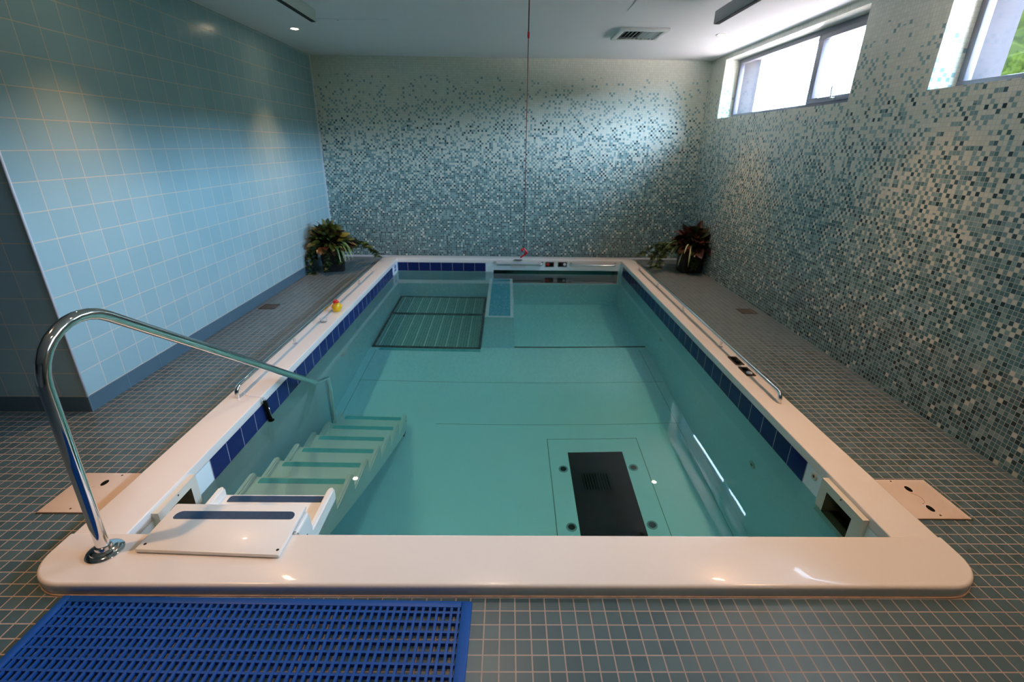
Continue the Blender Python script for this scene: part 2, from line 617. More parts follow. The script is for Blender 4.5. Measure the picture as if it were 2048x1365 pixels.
def dup(root, loc, rz=None, label=None, group=None):
    r = root.copy()
    COL.objects.link(r)
    r.location = loc
    if rz is not None:
        r.rotation_euler = (0, 0, rz)
    if label:
        r['label'] = label
    if group:
        r['group'] = group
    for ch in list(root.children):
        if ch.type == 'LIGHT':
            continue
        c = ch.copy()
        COL.objects.link(c)
        c.parent = r
        for g in ch.children:
            d = g.copy()
            COL.objects.link(d)
            d.parent = c
    return r


B = bmesh.new

# ------------------------------------------------------------------ the room shell
bm = B()
holed(bm, [XFAR, XR + .42], [YNEAR, YB + .3], [(PXL - .1, PXR + .1, PYF - .12, PYB + .1)], lambda u, v: (u, v, 0))
tag(obj('floor', bm, 'floortile', recalc=False), kind='structure')

bm = B()
box(bm, XFAR, XR + .42, YNEAR, YB + .3, H, H + .2)
tag(obj('ceiling', bm, 'ceiling'), kind='structure')

bm = B()
box(bm, XL - .25, XR + .417, YB, YB + .28, -.05, H)
tag(obj('wall_back', bm, 'mosaic'), kind='structure')

bm = B()
prism(bm, [(XL, YB + .1), (XL - .2, YB + .1), (XL - .2, YC + .2), (XFAR, YC + .2), (XFAR, YC), (XL, YC)], 0, H, 'XY')
tag(obj('wall_left', bm, 'walltile'), kind='structure')

bm = B()
box(bm, XFAR - .2, XFAR, YNEAR, YC + .2, 0, H)
tag(obj('wall_far_left', bm, 'paint'), kind='structure')
bm = B()
box(bm, XFAR, XR + .4, YNEAR - .2, YNEAR, 0, H)
tag(obj('wall_near', bm, 'paint'), kind='structure')

WX0, WX1 = XR, 2.955                 # inner and outer face of the window wall
WIN = [(4.00, 6.43, 1.835, 2.46), (0.83, 3.262, 1.845, 2.46)]
bm = B()
holes = list(WIN)
holed(bm, [YNEAR - .2, YB + .02], [-.05, H], holes, lambda u, v: (WX0, u, v), 0)
holed(bm, [YNEAR - .2, YB + .3], [-.6, H + .3], holes, lambda u, v: (WX1, u, v), 1)
for (y0, y1, z0, z1) in WIN:
    for a, b, mi in ((WX0, 2.725, 0), (2.725, WX1, 1)):
        for q in (((a, y0, z0), (b, y0, z0), (b, y0, z1), (a, y0, z1)), ((a, y1, z0), (a, y1, z1), (b, y1, z1), (b, y1, z0)),
                  ((a, y0, z0), (a, y1, z0), (b, y1, z0), (b, y0, z0)), ((a, y0, z1), (b, y0, z1), (b, y1, z1), (a, y1, z1))):
            f = bm.faces.new([bm.verts.new(p) for p in q])
            f.material_index = mi
tag(obj('wall_right', bm, ['mosaic', 'render'], recalc=False), kind='structure')

bm = B()
prism(bm, [(XL + .008, YB), (XL, YB), (XL, YC), (XFAR, YC), (XFAR, YC - .008), (XL + .008, YC - .008)], 0, .0955, 'XY')
tag(obj('baseboard_left', bm, 'plinth'), kind='structure')

bm = B()      # white corner bead of the left wall
tube(bm, [(XL + .001, YC - .001, .0955), (XL + .001, YC - .001, H)], .007, 10)
tag(obj('trim_1', bm, 'trim'), kind='structure')
bm = B()      # white joint where the tiled wall meets the mosaic
box(bm, XL, XL + .012, YB - .012, YB, 0, H)
tag(obj('trim_2', bm, 'trim'), kind='structure')
bm = B()      # pale joint at the foot of the back wall
box(bm, XL + .012, XR, YB - .006, YB, 0, .022)
tag(obj('trim_3', bm, 'trim'), kind='structure')


# ------------------------------------------------------------------ windows
def make_window(name, y0, y1, z0, z1, mull):
    w = thing(name, None, None, (2.725, (y0 + y1) / 2, z0), kind='structure')
    a, b = 2.70, 2.75
    fw = .045
    bm = B()
    for q in ((y0, y1, z0, z0 + fw), (y0, y1, z1 - fw, z1), (y0, y0 + fw, z0 + fw, z1 - fw), (y1 - fw, y1, z0 + fw, z1 - fw)):
        box(bm, a, b, q[0], q[1], q[2], q[3], bev=.004)
    box(bm, a, b, mull - .03, mull + .03, z0 + fw, z1 - fw, bev=.004)
    obj('window_frame', bm, 'alu', w, 40)
    # opening sash on the near side of the mullion
    bm = B()
    s0, s1 = y0 + fw, mull - .03
    sw = .04
    for q in ((s0, s1, z0 + fw, z0 + fw + sw), (s0, s1, z1 - fw - sw, z1 - fw), (s0, s0 + sw, z0 + fw + sw, z1 - fw - sw), (s1 - sw, s1, z0 + fw + sw, z1 - fw - sw)):
        box(bm, a - .012, b - .006, q[0], q[1], q[2], q[3], bev=.004)
    obj('sash', bm, 'alu', w, 40)
    bm = B()
    box(bm, a - .026, a - .012, (s0 + s1) / 2 - .02, (s0 + s1) / 2 + .02, z0 + fw + .006, z0 + fw + .026, bev=.003)
    tube(bm, fillet([(a - .02, (s0 + s1) / 2, z0 + fw + .016), (a - .045, (s0 + s1) / 2, z0 + fw + .02), (a - .05, (s0 + s1) / 2, z0 + fw + .11)], .01), .007, 10)
    obj('window_handle', bm, 'brushed', w, 40)
    bm = B()
    box(bm, 2.722, 2.728, mull + .03, y1 - fw, z0 + fw, z1 - fw)
    obj('pane', bm, 'glass', w)
    bm = B()
    box(bm, 2.722, 2.728, s0 + sw, s1 - sw, z0 + fw + sw, z1 - fw - sw)
    obj('pane', bm, 'glass', w)
    return w


make_window('window_1', *WIN[0], 4.83)
make_window('window_2', *WIN[1], 1.66)

# ------------------------------------------------------------------ the pool
pool = thing('pool', 'rectangular white pool with broad coping set in the tiled floor', 'pool', (.03, 4.0, 0))

seg = 10
OX0, OX1, OY0, OY1 = -1.718, 1.761, 1.268, 6.735
orad = (.18, .18, .24, .24)


def ring_loop(inset, z):
    pts = rrect(OX0 + inset, OX1 - inset, OY0 + inset, OY1 - inset, [max(.004, r - inset) for r in orad], seg)
    return [(x, y, z) for x, y in pts]


def inner_loop(z, grow=0.0):
    pts = rrect(PXL - grow, PXR + grow, PYF - grow, PYB + grow, (.006, .006, .006, .006), seg)
    return [(x, y, z) for x, y in pts]


bm = B()
loops = [ring_loop(0, 0)]
for k in range(5):
    a = .5 * PI * k / 4
    loops.append(ring_loop(.013 * (1 - math.cos(a)), RIM - .013 + .013 * math.sin(a)))
for k in range(4):
    a = .5 * PI * k / 3
    r = .006
    loops.append(inner_loop(RIM - r + r * math.cos(a), r - r * math.sin(a)))
loops.append(inner_loop(.002))
vl = [[bm.verts.new(p) for p in lp] for lp in loops]
n = len(vl[0])
for a, b in zip(vl, vl[1:]):
    for k in range(n):
        bm.faces.new((a[k], a[(k + 1) % n], b[(k + 1) % n], b[k]))
obj('coping', bm, 'gelcoat', pool, 35)

# broader front piece of the coping, lapped over the ring
bm = B()
FX0, FX1, FY0, FY1 = -1.727, 1.770, 1.254, PYF
frad = (.15, .15, .012, .012)


def front_loop(inset, z):
    return [(x, y, z) for x, y in rrect(FX0 + inset, FX1 - inset, FY0 + inset, FY1 - inset * .3, [max(.003, r - inset) for r in frad], 10)]


lps = [front_loop(.004, 0), front_loop(0, .012)]
for k in range(7):
    a = .5 * PI * k / 6
    lps.append(front_loop(.013 * (1 - math.cos(a)), RIM + .002 - .013 + .013 * math.sin(a)))
vl = [[bm.verts.new(p) for p in lp] for lp in lps]
n = len(vl[0])
for a, b in zip(vl, vl[1:]):
    for k in range(n):
        bm.faces.new((a[k], a[(k + 1) % n], b[(k + 1) % n], b[k]))
bm.faces.new(vl[-1])
obj('coping_front', bm, 'gelcoat', pool, 35)

bm = B()      # grubby bead of sealant along the foot of the coping
pts = [(x, y, .003) for x, y in rrect(FX0 + .002, FX1 - .002, FY0 + .001, OY1, (.15, .15, .24, .24), 8)]
tube(bm, pts, .0055, 6, closed=True)
obj('sealant', bm, 'sealant', pool)

# basin: walls, floor, deeper bay and the dark outlet recess in the back wall
PIT = (.09, PXR, 4.972, PYB)
PITZ = -1.56
REC = (-.188, 1.532, -.667, -.092)
SKR = (1.665, 1.842, -.125, -.010)
SKL = (1.690, 1.842, -.125, -.004)
bm = B()
TOPZ = .004
holed(bm, [PYF, PYB], [FLOORZ, TOPZ], [SKL], lambda u, v: (PXL, u, v))
holed(bm, [PYF, PYB], [FLOORZ, TOPZ], [SKR], lambda u, v: (PXR, u, v))
holed(bm, [PXL, PXR], [FLOORZ, TOPZ], [], lambda u, v: (u, PYF, v))
holed(bm, [PXL, PXR], [FLOORZ, TOPZ], [REC], lambda u, v: (u, PYB, v))
holed(bm, [PXL, PXR], [PYF, PYB], [PIT], lambda u, v: (u, v, FLOORZ))
x0, x1, y0, y1 = PIT
for q in (((x0, y0, PITZ), (x1, y0, PITZ), (x1, y1, PITZ), (x0, y1, PITZ)), ((x0, y0, PITZ), (x0, y1, PITZ), (x0, y1, FLOORZ), (x0, y0, FLOORZ)),
          ((x1, y0, PITZ), (x1, y1, PITZ), (x1, y1, FLOORZ), (x1, y0, FLOORZ)), ((x0, y0, PITZ), (x1, y0, PITZ), (x1, y0, FLOORZ), (x0, y0, FLOORZ)),
          ((x0, y1, PITZ), (x1, y1, PITZ), (x1, y1, FLOORZ), (x0, y1, FLOORZ))):
    bm.faces.new([bm.verts.new(p) for p in q])
obj('basin', bm, 'shell', pool, recalc=False)


def open_box(bm, x0, x1, y0, y1, z0, z1, skip):
    faces = {'-x': ((x0, y0, z0), (x0, y1, z0), (x0, y1, z1), (x0, y0, z1)), '+x': ((x1, y0, z0), (x1, y1, z0), (x1, y1, z1), (x1, y0, z1)),
             '-y': ((x0, y0, z0), (x1, y0, z0), (x1, y0, z1), (x0, y0, z1)), '+y': ((x0, y1, z0), (x1, y1, z0), (x1, y1, z1), (x0, y1, z1)),
             '-z': ((x0, y0, z0), (x1, y0, z0), (x1, y1, z0), (x0, y1, z0)), '+z': ((x0, y0, z1), (x1, y0, z1), (x1, y1, z1), (x0, y1, z1))}
    for k, q in faces.items():
        if k != skip:
            bm.faces.new([bm.verts.new(p) for p in q])


bm = B()
open_box(bm, REC[0], REC[1], PYB, PYB + .20, REC[2], REC[3], '-y')
tag(obj('outlet_recess', bm, 'recess', pool, recalc=False), 'dark letterbox recess in the back wall of the pool')

# waterline tiles
bm = B()
box(bm, PXL - .004, PXL + .003, 2.0445, 6.20, -.118, .003)
obj('waterline_tiles', bm, 'bandL', pool)
bm = B()
box(bm, PXR - .003, PXR + .004, 2.054, 6.375, -.118, .003)
obj('waterline_tiles', bm, 'bandR', pool)
bm = B()
box(bm, PXL + .003, -.297, PYB - .003, PYB + .004, -.114, .003)
obj('waterline_tiles', bm, 'bandB', pool)

# thin seams on the pool floor
for (a, b, c, d) in ((-1.43, PXR - .02, 4.2265, 4.2295), (-.60, PXR - .06, 3.5655, 3.568), (-1.426, -1.4235, 1.55, 4.85), (1.469, 1.4715, 1.55, 4.9)):
    bm = B()
    box(bm, a, b, c, d, FLOORZ + .0003, FLOORZ + .0016)
    obj('floor_seam', bm, 'seam', pool)
bm = B()
box(bm, .088, 1.556, 4.962, 4.982, FLOORZ - .012, FLOORZ + .006)  # dark strip painted as the shadow line along the bay's lip
tag(obj('bay_edge_shadow', bm, 'darkgap', pool), 'painted shadow line at the edge of the deeper bay')
bm = B()
box(bm, -1.40, -.285, 4.852, 4.905, FLOORZ + .0005, FLOORZ + .004)
tag(obj('grip_strip', bm, 'turquoise', pool), 'turquoise strip on the pool floor before the grates')


# skimmers
def skimmer(side, o0, o1, zt, op):
    X = PXR if side > 0 else PXL
    Xf = X - side * .030
    bm = B()
    lo, hi = min(X, Xf), max(X, Xf)
    holed(bm, [o0, o1], [-.175, zt], [op], lambda u, v: (Xf, u, v))
    for q in (((X, o0, -.175), (Xf, o0, -.175), (Xf, o0, zt), (X, o0, zt)), ((X, o1, -.175), (Xf, o1, -.175), (Xf, o1, zt), (X, o1, zt)),
              ((X, o0, zt), (Xf, o0, zt), (Xf, o1, zt), (X, o1, zt)), ((X, o0, -.175), (Xf, o0, -.175), (Xf, o1, -.175), (X, o1, -.175))):
        bm.faces.new([bm.verts.new(p) for p in q])
    bmesh.ops.remove_doubles(bm, verts=bm.verts[:], dist=1e-4)
    fr = obj('skimmer', bm, 'skim', pool)
    bm = B()
    if side > 0:
        open_box(bm, Xf, X + .16, op[0], op[1], op[2], op[3], '-x')
    else:
        open_box(bm, X - .16, Xf, op[0], op[1], op[2], op[3], '+x')
    tag(obj('skimmer_throat', bm, 'ivorybrown', fr, recalc=False), 'mottled brown throat')
    bm = B()
    lathe(bm, [(.004, 0), (.004, side * -.002)], (Xf, (o0 + o1) / 2, zt - .012), 'X', 10)
    obj('screw', bm, 'drain', fr)


skimmer(1, 1.607, 1.893, .034, SKR)
skimmer(-1, 1.626, 1.889, .036, SKL)


# round wall fittings
def fitting(x, y, z, side, r, lab=None):
    bm = B()
    s = -side
    lathe(bm, [(r, 0), (r, s * .004), (r * .8, s * .009), (r * .45, s * .009), (r * .42, s * .003)], (x, y, z), 'X', 20)
    o = obj('wall_jet', bm, 'skim', pool, 35)
    bm = B()
    lathe(bm, [(r * .42, s * .004), (r * .3, s * .0045)], (x, y, z), 'X', 16)
    obj('jet_hole', bm, 'darkgap', o)


fitting(PXR, 1.981, -.026, 1, .022)
fitting(PXR, 2.513, -.566, 1, .034)
fitting(PXR, 4.502, -.607, 1, .034)
fitting(PXR, 6.44, -.03, 1, .016)

# small blue pictogram at the far left corner
bm = B()
box(bm, PXL, PXL + .0025, 6.275, 6.435, -.095, .01)
mk = obj('depth_marker', bm, 'trim', pool)
tag(mk, 'white marker with a small blue pictogram')
bm = B()
tube(bm, [(PXL + .004, 6.355 + .032 * math.cos(a * PI / 9), -.022 + .022 * math.sin(a * PI / 9)) for a in range(18)], .004, 6, closed=True)
box(bm, PXL + .0025, PXL + .004, 6.31, 6.40, -.082, -.058)
tube(bm, [(PXL + .004, 6.33, -.008), (PXL + .004, 6.38, -.037)], .0035, 6)
obj('pictogram', bm, 'signblue', mk)

# ------------------------------------------------------------------ water
bm = B()
nx, ny = 60, 96
x0, x1, y0, y1 = PXL - .05, PXR + .05, PYF - .05, PYB + .195
vs = {}
for i in range(nx + 1):
    for j in range(ny + 1):
        x, y = x0 + (x1 - x0) * i / nx, y0 + (y1 - y0) * j / ny
        z = WATER
        if 0 < i < nx and 0 < j < ny:
            a = noise.noise(Vector((x * 3.1, y * 3.1, 1.7))) * .5 + noise.noise(Vector((x * 7.3, y * 7.3, 5.1))) * .22
            z += a * .00045
        vs[i, j] = bm.verts.new((x, y, z))
for i in range(nx):
    for j in range(ny):
        f = bm.faces.new((vs[i, j], vs[i + 1, j], vs[i + 1, j + 1], vs[i, j + 1]))
        f.smooth = True
zb = PITZ - .06
b = [bm.verts.new(p) for p in ((x0, y0, zb), (x1, y0, zb), (x1, y1, zb), (x0, y1, zb))]
bm.faces.new((b[3], b[2], b[1], b[0]))
edges = [([vs[i, 0] for i in range(nx + 1)], b[0], b[1]), ([vs[nx, j] for j in range(ny + 1)], b[1], b[2]),
         ([vs[nx - i, ny] for i in range(nx + 1)], b[2], b[3]), ([vs[0, ny - j] for j in range(ny + 1)], b[3], b[0])]
for loop, p, q in edges:
    bm.faces.new([p, q] + list(reversed(loop)))
water = obj('pool_water', bm, 'water')
tag(water, 'still turquoise water filling the pool', 'water', kind='stuff')

# ------------------------------------------------------------------ underwater fixtures
tm = thing('underwater_treadmill', 'underwater treadmill with a black belt sunk in the near pool floor', 'treadmill', (.71, 2.45, FLOORZ))
bm = B()
DX0, DX1, DY0, DY1 = .345, 1.075, 1.56, 3.372
BX0, BX1, BY0, BY1 = .493, .928, 1.78, 3.214
holed(bm, [DX0, DX1], [DY0, DY1], [(BX0, BX1, BY0, BY1)], lambda u, v: (u, v, FLOORZ + .004))
obj('deck_panel', bm, 'shell', tm, recalc=False)
bm = B()
t = .0045
for q in ((DX0 - t, DX0, DY0, DY1), (DX1, DX1 + t, DY0, DY1), (DX0 - t, DX1 + t, DY1, DY1 + t), (DX0 - t, DX1 + t, DY0 - t, DY0)):
    box(bm, *q, FLOORZ + .0004, FLOORZ + .0036)
tag(obj('panel_joint', bm, 'seam', tm), 'thin dark joint around the panel')
bm = B()
box(bm, BX0, BX1, BY0, BY1, FLOORZ + .0004, FLOORZ + .0055, bev=.001)
tag(obj('belt', bm, 'black', tm), 'black running belt')
for (x, y) in ((.441, 3.028), (.977, 3.033), (.442, 2.486), (.977, 2.492)):
    bm = B()
    lathe(bm, [(.036, .004), (.035, .009), (.027, .011), (.023, .006)], (x, y, FLOORZ), 'Z', 24)
    o = obj('bolt_ring', bm, 'ringgrey', tm, 35)
    bm = B()
    lathe(bm, [(.0235, .0065), (.02, .0068)], (x, y, FLOORZ), 'Z', 20)
    obj('bolt_hole', bm, 'darkgap', o)


def grate(y0, y1, label):
    x0, x1 = -1.488, -.286
    g = thing('floor_grate', label, 'grate', ((x0 + x1) / 2, (y0 + y1) / 2, FLOORZ), group='dark framed grates on the pool floor')
    bm = B()
    w = .030
    zt = FLOORZ + .022
    for q in ((x0, x1, y0, y0 + w), (x0, x1, y1 - w, y1), (x0, x0 + w, y0 + w, y1 - w), (x1 - w, x1, y0 + w, y1 - w)):
        box(bm, *q, FLOORZ, zt, bev=.002)
    tag(obj('grate_frame', bm, 'recess', g), 'dark frame')
    bm = B()
    box(bm, x0 + w, x1 - w, y0 + w, y1 - w, FLOORZ, zt - .006)
    obj('grate_mesh', bm, 'grate', g)


grate(4.915, 5.862, 'nearer dark framed perforated grate on the pool floor, left of the white divider')
grate(5.866, 6.505, 'farther dark framed perforated grate on the pool floor, against the back pool wall')

dv = thing('divider_block', 'white underwater divider block with blue top inlay between the grates and the deep bay', 'divider', (-.09, 5.7, FLOORZ))
bm = B()
zt = -.452
A = [(-.281, 4.962, FLOORZ), (.086, 4.962, FLOORZ), (.086, 6.512, FLOORZ), (-.281, 6.512, FLOORZ)]
T = [(-.239, 4.962, zt), (.075, 4.962, zt), (.075, 6.512, zt), (-.239, 6.512, zt)]
va, vt = [bm.verts.new(p) for p in A], [bm.verts.new(p) for p in T]
for k in range(4):
    bm.faces.new((va[k], va[(k + 1) % 4], vt[(k + 1) % 4], vt[k]))
bm.faces.new(vt)
bm.faces.new(list(reversed(va)))
bmesh.ops.bevel(bm, geom=[e for e in bm.edges if all(v.co.z > zt - .01 for v in e.verts)], offset=.008, segments=2, affect='EDGES')
obj('block_body', bm, 'shell', dv, 35)
bm = B()
box(bm, -.200, .040, 5.00, 6.50, zt - .004, zt + .003)
tag(obj('top_inlay', bm, 'inlay', dv), 'blue top inlay')

# ------------------------------------------------------------------ steps
st = thing('pool_steps', 'white plastic pool steps with dark grip strips descending along the left pool wall', 'steps', (-1.12, 2.4, FLOORZ))
SX0, SX1 = -1.392, -.832             # outer faces of the side panels
PT = .030
NT = 8


def tz(i):                            # tread height, i = 1..8
    return .0735 - .1695 * (i - 1)


def ty(i):                            # front (pool-side) edge of the tread
    return 1.642 + .2655 * (i - 1)


def side_profile():
    p = []
    up = .046
    p.append((ty(1) - .012, tz(1) - .022))
    p.append((ty(1) - .002, tz(2) + up))
    for i in range(2, NT + 1):
        yf = ty(i) + .010
        p.append((yf - .012, tz(i) + up))
        p.append((yf, tz(i) + up - .012))
        if i < NT:
            p.append((yf - .004, tz(i + 1) + up))
    yl = ty(NT) + .010
    p.append((yl, FLOORZ + .09))
    p.append((yl - .07, FLOORZ + .030))
    p.append((yl - .12, FLOORZ + .035))
    p.append((1.78, -.30))
    p.append((1.535, -.17))
    p.append((1.520, -.10))
    p.append((1.505, tz(1) - .022))
    return p


for a0 in (SX0, SX1 - PT):
    bm = B()
    prism(bm, side_profile(), a0, a0 + PT, 'YZ')
    bmesh.ops.recalc_face_normals(bm, faces=bm.faces[:])
    bmesh.ops.bevel(bm, geom=bm.edges[:], offset=.010, segments=3, affect='EDGES', clamp_overlap=True)
    obj('side_panel', bm, 'step', st, 40)
# landing plate on the coping
bm = B()
box(bm, -1.398, -.843, 1.394, 1.648, RIM + .003, tz(1) + .002, bev=.009)
for v in bm.verts:                    # the plate runs a touch skew to the coping
    v.co.y -= (v.co.x + 1.398) * .045 * (1.0 if v.co.y < 1.5 else .35)
o = obj('tread', bm, 'step', st, 40)
bm = B()
prism(bm, rrect(-1.357, -.868, 1.553, 1.598, (.012, .012, .026, .026), 5), tz(1) + .0015, tz(1) + .0032, 'XY')
tag(obj('grip_strip', bm, 'navy', o), 'navy grip strip')
for (x, y) in ((-1.372, 1.420), (-.858, 1.394)):
    bm = B()
    lathe(bm, [(.006, .0018), (.005, .0028)], (x, y, tz(1)), 'Z', 12)
    obj('screw', bm, 'darkgap', o)
bm = B()
lathe(bm, [(.007, .0), (.006, .002)], (SX1, 1.575, -.03), 'X', 12)
obj('screw', bm, 'darkgap', st)
for i in range(2, NT + 1):
    bm = B()
    z, y = tz(i), ty(i)
    box(bm, SX0 + PT * .8, SX1 - PT * .8, y - .262, y, z - .022, z, bev=.005)
    o = obj('tread', bm, 'step', st, 40)
    bm = B()
    prism(bm, rrect(-1.333, -.870, y - .054, y - .012, (.005, .005, .014, .014), 4), z + .0001, z + .0022, 'XY')
    tag(obj('grip_strip', bm, 'navy' if i == 2 else 'turquoise', o), 'navy grip strip' if i == 2 else 'faded turquoise grip strip')
    bm = B()
    box(bm, SX0 + PT * .8, SX1 - PT * .8, y - .274, y - .262, z - .02, tz(i - 1) - .02)
    obj('riser', bm, 'step', st)
for a0 in (SX0, SX1 - PT):
    bm = B()
    box(bm, a0 + .003, a0 + PT - .003, ty(8) - .115, ty(8) - .045, FLOORZ, FLOORZ + .04, bev=.006)
    tag(obj('foot', bm, 'black', st), 'black rubber foot')
    bm = B()
    lathe(bm, [(.006, .0), (.005, .0015)], (a0 + (PT if a0 > -1.2 else 0), ty(8) - .03, FLOORZ + .15), 'X', 12)
    obj('bolt', bm, 'darkgap', st)

# ------------------------------------------------------------------ hand rails
hr = thing('stair_handrail', 'tall bent chrome handrail rising from the front coping and sloping into the water', 'handrail', (-1.515, 1.40, RIM))
path = fillet([(-1.515, 1.402, RIM + .002), (-1.5115, 1.428, 1.095), (-1.402, 3.03, -.035), (-1.383, 3.352, -.262), (-1.380, 3.352, -1.05)], [.185, 2.0, .055], 10)
bm = B()
tube(bm, path, .0215, 24)
obj('rail_tube', bm, 'chrome', hr, 50)
bm = B()
lathe(bm, [(.062, .001), (.062, .006), (.056, .012), (.046, .014), (.044, .019), (.036, .022), (.029, .023), (.0265, .034), (.0225, .037), (.0215, .037)],
      (-1.515, 1.402, RIM), 'Z', 36)
obj('flange', bm, 'chrome', hr, 40)


def coping_rail(name_lab, x, ya, yb, posts):
    g = thing('coping_rail', name_lab, 'handrail', (x, (ya + yb) / 2, RIM), group='low chrome rails along the coping')
    zt = RIM + .062
    bm = B()
    tube(bm, fillet([(x, ya, RIM - .002), (x, ya, zt), (x, yb, zt), (x, yb, RIM - .002)], .042, 8), .0128, 16)
    obj('rail_tube', bm, 'chrome', g, 50)
    for y in posts:
        bm = B()
        lathe(bm, [(.016, RIM), (.016, RIM + .003), (.009, RIM + .006), (.009, zt - .006)], (x, y, 0), 'Z', 16)
        obj('post', bm, 'chrome', g, 40)


coping_rail('low chrome rail along the left coping beside the yellow duck', -1.642, 2.612, 5.76, (3.469, 4.36, 5.216))
coping_rail('low chrome rail along the right coping beside two black switch plates', 1.684, 2.597, 6.02, (3.483, 4.373, 5.216))


def grab_bar(xa, xb, lab):
    g = thing('grab_bar', lab, 'grab bar', ((xa + xb) / 2, PYB, 0), group='grab bars on the back pool wall')
    bm = B()
    tube(bm, fillet([(xa, PYB + .002, .012), (xa + .012, PYB - .045, -.006), (xb - .012, PYB - .045, -.006), (xb, PYB + .002, .012)], .035, 6), .0115, 14)
    obj('bar', bm, 'chrome', g, 50)
    for x in (xa, xb):
        bm = B()
        lathe(bm, [(.018, 0), (.018, -.004), (.012, -.006)], (x, PYB, .012), 'Y', 16)
        obj('flange', bm, 'chrome', g, 40)


grab_bar(-.165, .482, 'left chrome grab bar on the back pool wall, in front of a white plate')
grab_bar(.872, 1.487, 'right chrome grab bar on the back pool wall, next to the corner')

bm = B()
box(bm, .050, .252, PYB - .005, PYB + .002, -.058, .028, bev=.002)
pl = obj('wall_plate', bm, 'trim')
tag(pl, 'small white plate on the back pool wall behind a grab bar', 'plate')
bm = B()
box(bm, .095, .205, PYB - .030, PYB - .001, RIM + .0005, RIM + .005, bev=.001)
tag(obj('label_strip', bm, 'darkgap'), 'thin dark strip on the back coping above the white plate', 'strip')


# ------------------------------------------------------------------ control plates
def switch_plate(label, origin, along, up, nrm, w, h, kinds):
    """a plate with two round push buttons; along/up/nrm are the plate's axes"""
    g = thing('switch_plate', label, 'switch', origin, group='black two-button switch plates')
    A, U, Nn = Vector(along), Vector(up), Vector(nrm)
    O = Vector(origin)

    def slab(bm, a0, a1, u0, u1, d0, d1, bev):
        vs_ = box(bm, a0, a1, u0, u1, d0, d1, bev=bev)
    bm = B()
    box(bm, -w / 2, w / 2, -h / 2, h / 2, -.002, .005, bev=.0018)
    mtx = Matrix(((A.x, U.x, Nn.x), (A.y, U.y, Nn.y), (A.z, U.z, Nn.z)))

    def fin(name, bm, mat, lab=None):
        for v in bm.verts:
            v.co = O + mtx @ v.co
        o = obj(name, bm, mat, g, 40)
        if lab:
            tag(o, lab)
        return o
    fin('plate', bm, 'darkgap')
    bm = B()
    for q in ((-w / 2, w / 2, -h / 2, -h / 2 + .004), (-w / 2, w / 2, h / 2 - .004, h / 2), (-w / 2, -w / 2 + .004, -h / 2, h / 2), (w / 2 - .004, w / 2, -h / 2, h / 2)):
        box(bm, *q, .005, .0062)
    fin('rim', bm, 'drain')
    for s, k in zip((-1, 1), kinds):
        bm = B()
        lathe(bm, [(.020, .005), (.020, .009), (.016, .012), (.002, .012)], (s * w * .235, 0, 0), 'Z', 20)
        fin('button', bm, {'w': 'trim', 'r': 'duckred', 'b': 'black'}[k], {'w': 'white button', 'r': 'dark red button', 'b': None}[k])


switch_plate('black switch plate on the back pool wall with a dark red button', (.583, PYB, -.007), (1, 0, 0), (0, 0, 1), (0, -1, 0), .116, .066, 'rb')
switch_plate('black switch plate on the back pool wall with a white button', (.758, PYB, -.005), (1, 0, 0), (0, 0, 1), (0, -1, 0), .122, .066, 'bw')
switch_plate('black switch plate with black buttons on the right coping, farther of two', (1.687, 3.212, RIM), (0, -1, 0), (1, 0, 0), (0, 0, 1), .140, .064, 'bb')
switch_plate('black switch plate with a white button on the right coping, nearer of two', (1.685, 3.030, RIM), (0, -1, 0), (1, 0, 0), (0, 0, 1), .136, .064, 'bw')


# ------------------------------------------------------------------ floor covers, drains
def access_cover(label, x0, x1, y0, y1, holes, arc, screws, flip):
    g = thing('access_cover', label, 'cover', ((x0 + x1) / 2, (y0 + y1) / 2, 0), group='beige floor access covers')
    bm = B()
    box(bm, x0, x1, y0, y1, 0, .006, bev=.0015)
    obj('cover_plate', bm, 'cover', g, 40)
    bm = B()
    t = .004
    for q in ((x0 - t, x1 + t, y0 - t, y0), (x0 - t, x1 + t, y1, y1 + t), (x0 - t, x0, y0, y1), (x1, x1 + t, y0, y1)):
        box(bm, *q, 0, .0025)
    obj('cover_joint', bm, 'drain', g)
    for (x, y) in holes:
        bm = B()
        prism(bm, [(x + .013 * math.cos(a * PI / 10), y + .021 * math.sin(a * PI / 10)) for a in range(20)], .0058, .0068, 'XY')
        tag(obj('finger_hole', bm, 'black', g), 'dark finger hole')
    bm = B()
    cx, cy = arc
    tube(bm, [(cx + flip * .030 * math.cos(a), cy + .036 * math.sin(a), .0062) for a in [(-.45 + .9 * k / 14) * PI for k in range(15)]], .0013, 6)
    obj('handle_groove', bm, 'sealant', g)
    for (x, y) in screws:
        bm = B()
        lathe(bm, [(.0045, .006), (.004, .0072)], (x, y, 0), 'Z', 10)
        obj('screw', bm, 'drain', g)


access_cover('beige access cover in the floor left of the pool, behind the chrome handrail', -2.028, -1.730, 1.666, 1.936, [(-1.885, 1.862)], (-1.905, 1.800), [(-1.845, 1.918), (-1.90, 1.688)], -1)
access_cover('beige access cover with two finger holes in the floor right of the pool', 1.770, 2.052, 1.652, 1.918, [(1.923, 1.848), (1.920, 1.715)], (1.905, 1.782), [(1.88, 1.905), (1.93, 1.672)], 1)


